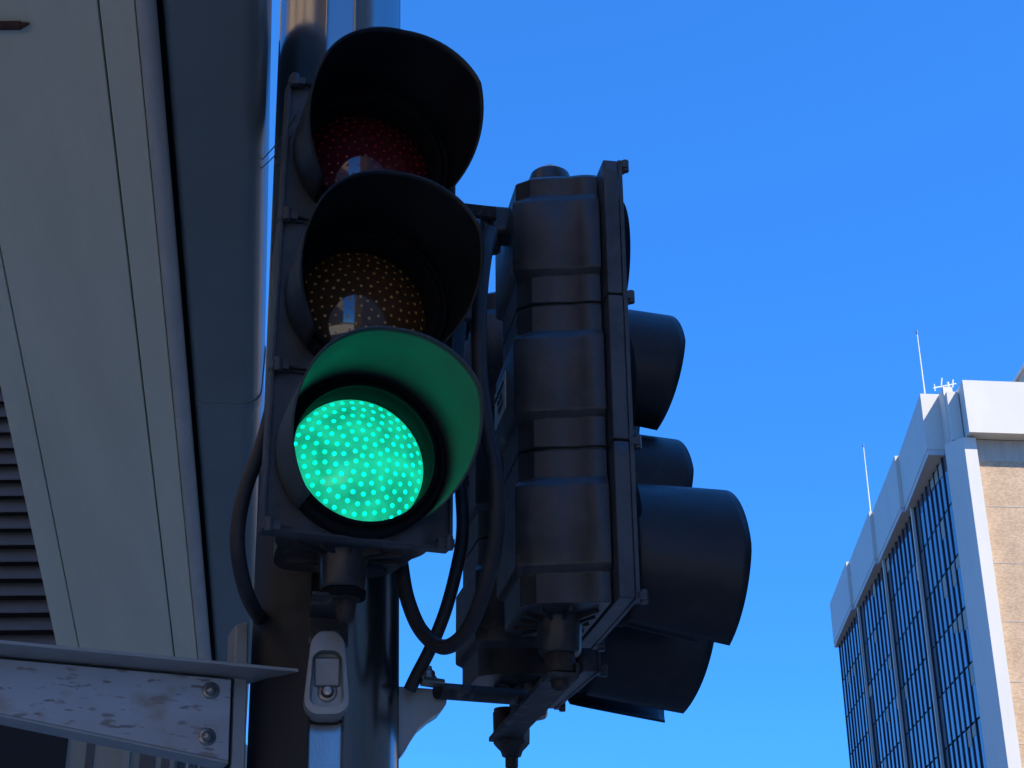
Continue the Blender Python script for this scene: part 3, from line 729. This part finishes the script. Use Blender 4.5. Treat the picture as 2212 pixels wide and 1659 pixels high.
# saw-tooth parapet panels of the glazed side
bays = [(0.6, 12.4), (12.4, 25.3), (25.3, 39.3), (39.3, 53.2)]
for i, (s0, s1) in enumerate(bays):
    n0, n1 = ((-0.95, -0.40), (-0.70, -0.35), (-0.65, -0.30), (-0.60, -0.25))[i]
    pl = [(n0, s0 + 0.9), (n1, s1 + 0.9), (0.9, s1 + 0.9), (0.9, s0 + 0.9)]
    mb = MB(); mb.prism([T(u, s, 38.0) for u, s in pl], [T(u, s, 42.1) for u, s in pl]); mbuild(mb, 'parapet_panel', M['white'], tw, smooth=0)
    pl2 = [(n0 + 0.04, s0 + 0.94), (n1 + 0.04, s1 + 0.86), (0.9, s1 + 0.86), (0.9, s0 + 0.94)]
    mb = MB(); mb.prism([T(u, s, 37.6) for u, s in pl2], [T(u, s, 38.0) for u, s in pl2]); mbuild(mb, 'soffit', M['white2'], tw, smooth=0)
    if i: tbox(-0.16, 0.3, s0 - 0.20, s0 + 0.13, ZG, 37.6, 'column', M['white'])
tbox(0.35, 1.0, 0, 54, 37.3, 42.0, 'roof_edge', M['white'])
# fins and windows
FL = 3.55; NW = 8
wins = []
rw = random.Random(11)
for bi, (s0, s1) in enumerate(bays):
    a_ = s0 + (0.25 if bi else -0.1); b_ = s1 - 0.25
    dw = (b_ - a_) / NW
    for k in range(NW + 1):
        s = a_ + dw * k; ww = 0.10
        tbox(0.045, 0.35, s - ww, s + ww, ZG, 37.55, 'window_fin', M['fin'])
    for fl in range(11):
        z1 = 37.45 - fl * FL; z0 = z1 - FL + 0.14
        for k in range(NW): wins.append((bi, fl, a_ + dw * k + 0.12, a_ + dw * (k + 1) - 0.12, z0, z1))
vis = [w for w in wins if w[5] > 12]
size = lambda w: (w[0] * 100 + w[1])
vis.sort(key=lambda w: w[2] + abs(w[1]) * 1.2)
parts = set(vis[:100])
groups = {'glass': MB(), 'glass2': MB(), 'blind': MB()}
def pane(mb, w, m_off=0.12):
    _, _, s0, s1, z0, z1 = w
    mb.prism([T(m_off, s0, z0), T(m_off, s1, z0), T(0.3, s1, z0), T(0.3, s0, z0)], [T(m_off, s0, z1), T(m_off, s1, z1), T(0.3, s1, z1), T(0.3, s0, z1)])
rest = MB(); cur = MB()
for w in wins:
    off = 0.12 + rw.uniform(-0.012, 0.012)
    blind = rw.random() < 0.09 or (w[0] == 0 and w[2] < 5 and rw.random() < 0.4)
    if w in parts:
        mb = MB(); pane(mb, w, off); o = mbuild(mb, 'window', M['glass2' if rw.random() < 0.2 else 'glass'], tw, smooth=0)
        if blind:
            mb = MB(); zz = w[4] + (w[5] - w[4]) * rw.uniform(0.55, 0.8); mb.prism([T(off - 0.02, w[2] + .05, zz), T(off - 0.02, w[3] - .05, zz), T(off - 0.004, w[3] - .05, zz), T(off - 0.004, w[2] + .05, zz)], [T(off - 0.02, w[2] + .05, w[5] - .05), T(off - 0.02, w[3] - .05, w[5] - .05), T(off - 0.004, w[3] - .05, w[5] - .05), T(off - 0.004, w[2] + .05, w[5] - .05)])
            q_ = mb.build('blind', M['blind'], None, origin=tw.location, smooth=0); q_.parent = o; q_.location = (0, 0, 0)
    else:
        pane(rest, w, off)
        if blind:
            zz = w[4] + (w[5] - w[4]) * 0.7
            cur.prism([T(off - 0.02, w[2] + .05, zz), T(off - 0.02, w[3] - .05, zz), T(off - 0.004, w[3] - .05, zz), T(off - 0.004, w[2] + .05, zz)], [T(off - 0.02, w[2] + .05, w[5] - .05), T(off - 0.02, w[3] - .05, w[5] - .05), T(off - 0.004, w[3] - .05, w[5] - .05), T(off - 0.004, w[2] + .05, w[5] - .05)])
o = mbuild(rest, 'distant_windows', M['glass'], tw, smooth=0); o['kind'] = 'stuff'
q_ = cur.build('distant_blinds', M['blind'], None, origin=tw.location, smooth=0); q_.parent = o; q_.location = (0, 0, 0); q_['kind'] = 'stuff'
# antennas
for (pa, pb, h, lab) in (((1850, 965), (1872, 1142), 129, 'thin white whip antenna on the tower parapet, the further one, lower in view'), ((1966, 720), (1990, 907), 105.5, 'thin white whip antenna nearest the corner of the tower roof, higher in view')):
    b_ = at(*pb, h); t_ = at(*pa, h); t_ = Vector((b_.x, b_.y, t_.z)); b_ -= Vector((0, 0, 0.8)); b_ += E2 * 0.5; t_ += E2 * 0.5
    o = empty('whip_antenna', b_); tag(o, lab, 'antenna', 'whip antennas on the tower roof')
    mb = MB(); mb.cyl(b_, t_, 0.085, 0.04, 8); mbuild(mb, 'mast', M['pole_white'], o)
    mb = MB(); mb.cyl(t_, t_ + Vector((0, 0, 0.25)), 0.09, 0.06, 8); mbuild(mb, 'tip', M['steel'], o)
b_ = at(2053, 868, 103); o = empty('roof_antenna', b_); tag(o, 'small white antenna cluster standing behind the parapet at the tower corner', 'antenna')
b2 = b_ + Vector((0, 0, 1.5)); mb = MB(); mb.cyl(b_ - Vector((0, 0, 0.6)), b2, 0.09, 0.08, 8); mbuild(mb, 'mast', M['pole_white'], o)
mb = MB(); mb.cyl(b2 + E2 * -1.1 - Vector((0, 0, 0.5)), b2 + E2 * 0.6 + Vector((0, 0, -0.1)), 0.05, 0.05, 6); mb.cyl(b2 + E2 * -0.5 - Vector((0, 0, 0.25)), b2 + E2 * -0.4 + Vector((0, 0, 0.3)), 0.05, 0.05, 6); mb.cyl(b2 + E2 * 0.3 - Vector((0, 0, 0.4)), b2 + E2 * 0.4 + Vector((0, 0, 0.2)), 0.05, 0.05, 6); mb.cyl(b2 + E2 * -1.0 - Vector((0, 0, 0.7)), b2 + E2 * -1.0 - Vector((0, 0, 0.2)), 0.04, 0.04, 6)
mbuild(mb, 'crossbar', M['pole_white'], o)

# ================================================================== surroundings behind and beside the viewer (they shade, light and reflect)
def flat(name, x0, x1, y0, y1, z0, z1, m):
    mb = MB(); mb.box(x0, x1, y0, y1, z0, z1); o = mb.build(name, m, None, smooth=0); tag(o, kind='structure'); return o
flat('ground', -1500, 1500, -1500, 3000, -0.5, -0.15, M['asphalt'])
flat('pavement', -13.9, 9.0, -7.9, 11.9, -0.14, 0.0, M['paving'])
flat('plaza', -13.9, 60, -70, -8.1, -0.14, -0.01, M['paving'])
flat('kerb', 9.0, 9.2, -7.9, 60, -0.145, 0.004, M['kerb'])
def block(name, label, x0, x1, y0, y1, zt, wall, faces, fl=4.2, bay=5.5):
    o = empty(name, ((x0 + x1) / 2, (y0 + y1) / 2, 0)); tag(o, label, 'building')
    mb = MB(); mb.box(x0, x1, y0, y1, -0.15, zt)
    def uvf(c): return (c.x + c.y, c.z)
    w = mb.build('wall', wall, None, origin=o.location, smooth=0, uvf=uvf); w.parent = o; w.location = (0, 0, 0)
    mb = MB(); mb.box(x0 - 0.3, x1 + 0.3, y0 - 0.3, y1 + 0.3, zt + 0.002, zt + 0.8); mbuild(mb, 'roof', M['kerb'], o, smooth=0)
    cnt = 0
    for f in faces:
        L0, L1 = (y0, y1) if f == 'E' else (x0, x1)
        z = 9.0
        while z + 2 < zt and z < 26:
            c = L0 + 1.0
            while c + 1.8 < L1 and cnt < 96:
                mb = MB()
                if f == 'E': mb.box(x1 + 0.003, x1 + 0.05, c, c + 1.6, z, z + 1.9)
                else: mb.box(c, c + 1.6, y1 + 0.003, y1 + 0.05, z, z + 1.9)
                mbuild(mb, 'window', M['glass'], o, smooth=0); cnt += 1; c += bay
            z += fl
    return o
block('shade_block', 'tall thin grey slab added behind the viewer to shade the louvred building', 13, 27, -13, -8, 60, M['concrete'], 'N')  # unseen slab, placed to keep sun off the louvred building
block('shade_block', 'lower grey concrete wing beside the tall slab behind the viewer, shading the signals', 5, 12.6, -13, -8, 30, M['concrete'], 'N')  # unseen, sized to keep direct sun off the pole and signal heads
bb_ = block('brick_building', 'sunlit tan brick building to the left of the pavement', -30, -14, -11.6, 8, 26, M['brick2'], 'E')
wing = block('brick_building', 'sunlit tan brick block added askew behind the viewer for its brown reflection', -20, 0, -66, -20, 31, M['brick2'], 'E'); mb = MB(); mb.box(-0.2, 0.9, -66, -20, -0.1, 15.5); mbuild(mb, 'dark_reflection_box', M['fin'], wing, smooth=0); wing.rotation_euler = (0, 0, R(20))  # askew to reflect brown in the housings; dark box added to darken low reflections
block('reflection_block', 'plain grey concrete building added at the right to tone down blue reflections', 24, 40, -25, 22, 15, M['concrete'], '')  # unseen, added to block blue sky from the reflections

mb = MB(); mb.box(-13.98, -12.6, -11.5, 8, -0.1, 10.0); mbuild(mb, 'dark_reflection_box', M['fin'], bb_, smooth=0)  # dark box added to darken the low reflections in the pole
# tree behind the viewer, mirrored in the lenses
tr = empty('street_tree', (-5.5, -13, 0)); tag(tr, 'leafy street tree behind the viewer, mirrored small in the lenses', 'tree')
mb = MB(); mb.tube([(-5.5, -13, -0.15), (-5.45, -13, 1.5), (-5.4, -13.1, 3.2), (-5.3, -13, 5.0)], 0.16, 10, 4)
for k in range(8):
    a = k * 0.8; mb.tube([(-5.4, -13, 2.6 + k * 0.25), (-5.4 + math.cos(a) * 0.9, -13 + math.sin(a) * 0.9, 4 + k * 0.2), (-5.4 + math.cos(a) * 1.9, -13 + math.sin(a) * 1.9, 5.2 + k * 0.25)], 0.05, 6, 3)
mbuild(mb, 'trunk', M['bark'], tr)
rt = random.Random(5); vs = []; fs = []
cl_ = [(Vector((rt.gauss(0, 1.3), rt.gauss(0, 1.3), rt.uniform(-1.6, 2.0))), rt.uniform(0.4, 0.9)) for _ in range(40)]
for c, rad in cl_:
    for _ in range(90):
        d = Vector((rt.gauss(0, 1), rt.gauss(0, 1), rt.gauss(0, 1))).normalized() * rad * rt.random() ** 0.4
        p = Vector((-5.4, -13, 5.6)) + c + d; a = Vector((rt.gauss(0, 1), rt.gauss(0, 1), rt.gauss(0, 1))).normalized() * 0.09; b = a.orthogonal().normalized() * 0.05
        i0 = len(vs); vs += [p - a, p - b, p + a, p + b]; fs.append((i0, i0 + 1, i0 + 2, i0 + 3))
mb = MB(); mb.add(vs, fs); mbuild(mb, 'crown', M['leaf'], tr, smooth=0)

# ================================================================== light
SUN_AZ, SUN_EL = 130, 50
w = bpy.data.worlds.new('World'); S.world = w; w.use_nodes = True
nt = w.node_tree; bg = nt.nodes['Background']
sky = nt.nodes.new('ShaderNodeTexSky'); sky.sky_type = 'NISHITA'; sky.sun_disc = False
sky.sun_elevation = R(SUN_EL); sky.sun_rotation = R(SUN_AZ); sky.air_density = 1.0; sky.dust_density = 0.0; sky.ozone_density = 10.0; sky.altitude = 3000
gm = nt.nodes.new('ShaderNodeGamma'); gm.inputs['Gamma'].default_value = 0.6
tn = nt.nodes.new('ShaderNodeVectorMath'); tn.operation = 'MULTIPLY'; tn.inputs[1].default_value = (0.240, 0.860, 1.72)   # deep saturated blue of the photograph's sky
nt.links.new(sky.outputs['Color'], gm.inputs['Color']); nt.links.new(gm.outputs['Color'], tn.inputs[0]); nt.links.new(tn.outputs['Vector'], bg.inputs['Color'])
bg.inputs['Strength'].default_value = 0.15
sd = bpy.data.lights.new('sun', 'SUN'); sd.energy = 3.3; sd.angle = R(0.5); sd.color = (1, 0.93, 0.82)
so = bpy.data.objects.new('sun', sd); COL.objects.link(so)
dirv = Vector((math.sin(R(SUN_AZ)) * math.cos(R(SUN_EL)), math.cos(R(SUN_AZ)) * math.cos(R(SUN_EL)), math.sin(R(SUN_EL))))
so.rotation_euler = dirv.to_track_quat('Z', 'Y').to_euler(); so.location = dirv * 80

# ================================================================== camera
cd = bpy.data.cameras.new('camera'); cd.lens = F / 2212 * 36; cd.sensor_width = 36; cd.clip_start = 0.05; cd.clip_end = 5000
co = bpy.data.objects.new('camera', cd); COL.objects.link(co)
# columns: camera x (right), y (up), z (back) in world
def w_from_cam(v): return Vector((v.dot(rtc), v.dot(fwc), v.dot(upc)))
cx = w_from_cam(Vector((1, 0, 0))); cy = w_from_cam(Vector((0, 1, 0))); cz = w_from_cam(Vector((0, 0, 1)))
mw = Matrix((cx, cy, cz)).transposed().to_4x4(); mw.translation = Vector((0, 0, CAMZ)); co.matrix_world = mw
S.camera = co
S.view_settings.view_transform = 'Standard'; S.view_settings.look = 'None'; S.view_settings.exposure = 1.15; S.view_settings.gamma = 1
S.cycles.max_bounces = 8
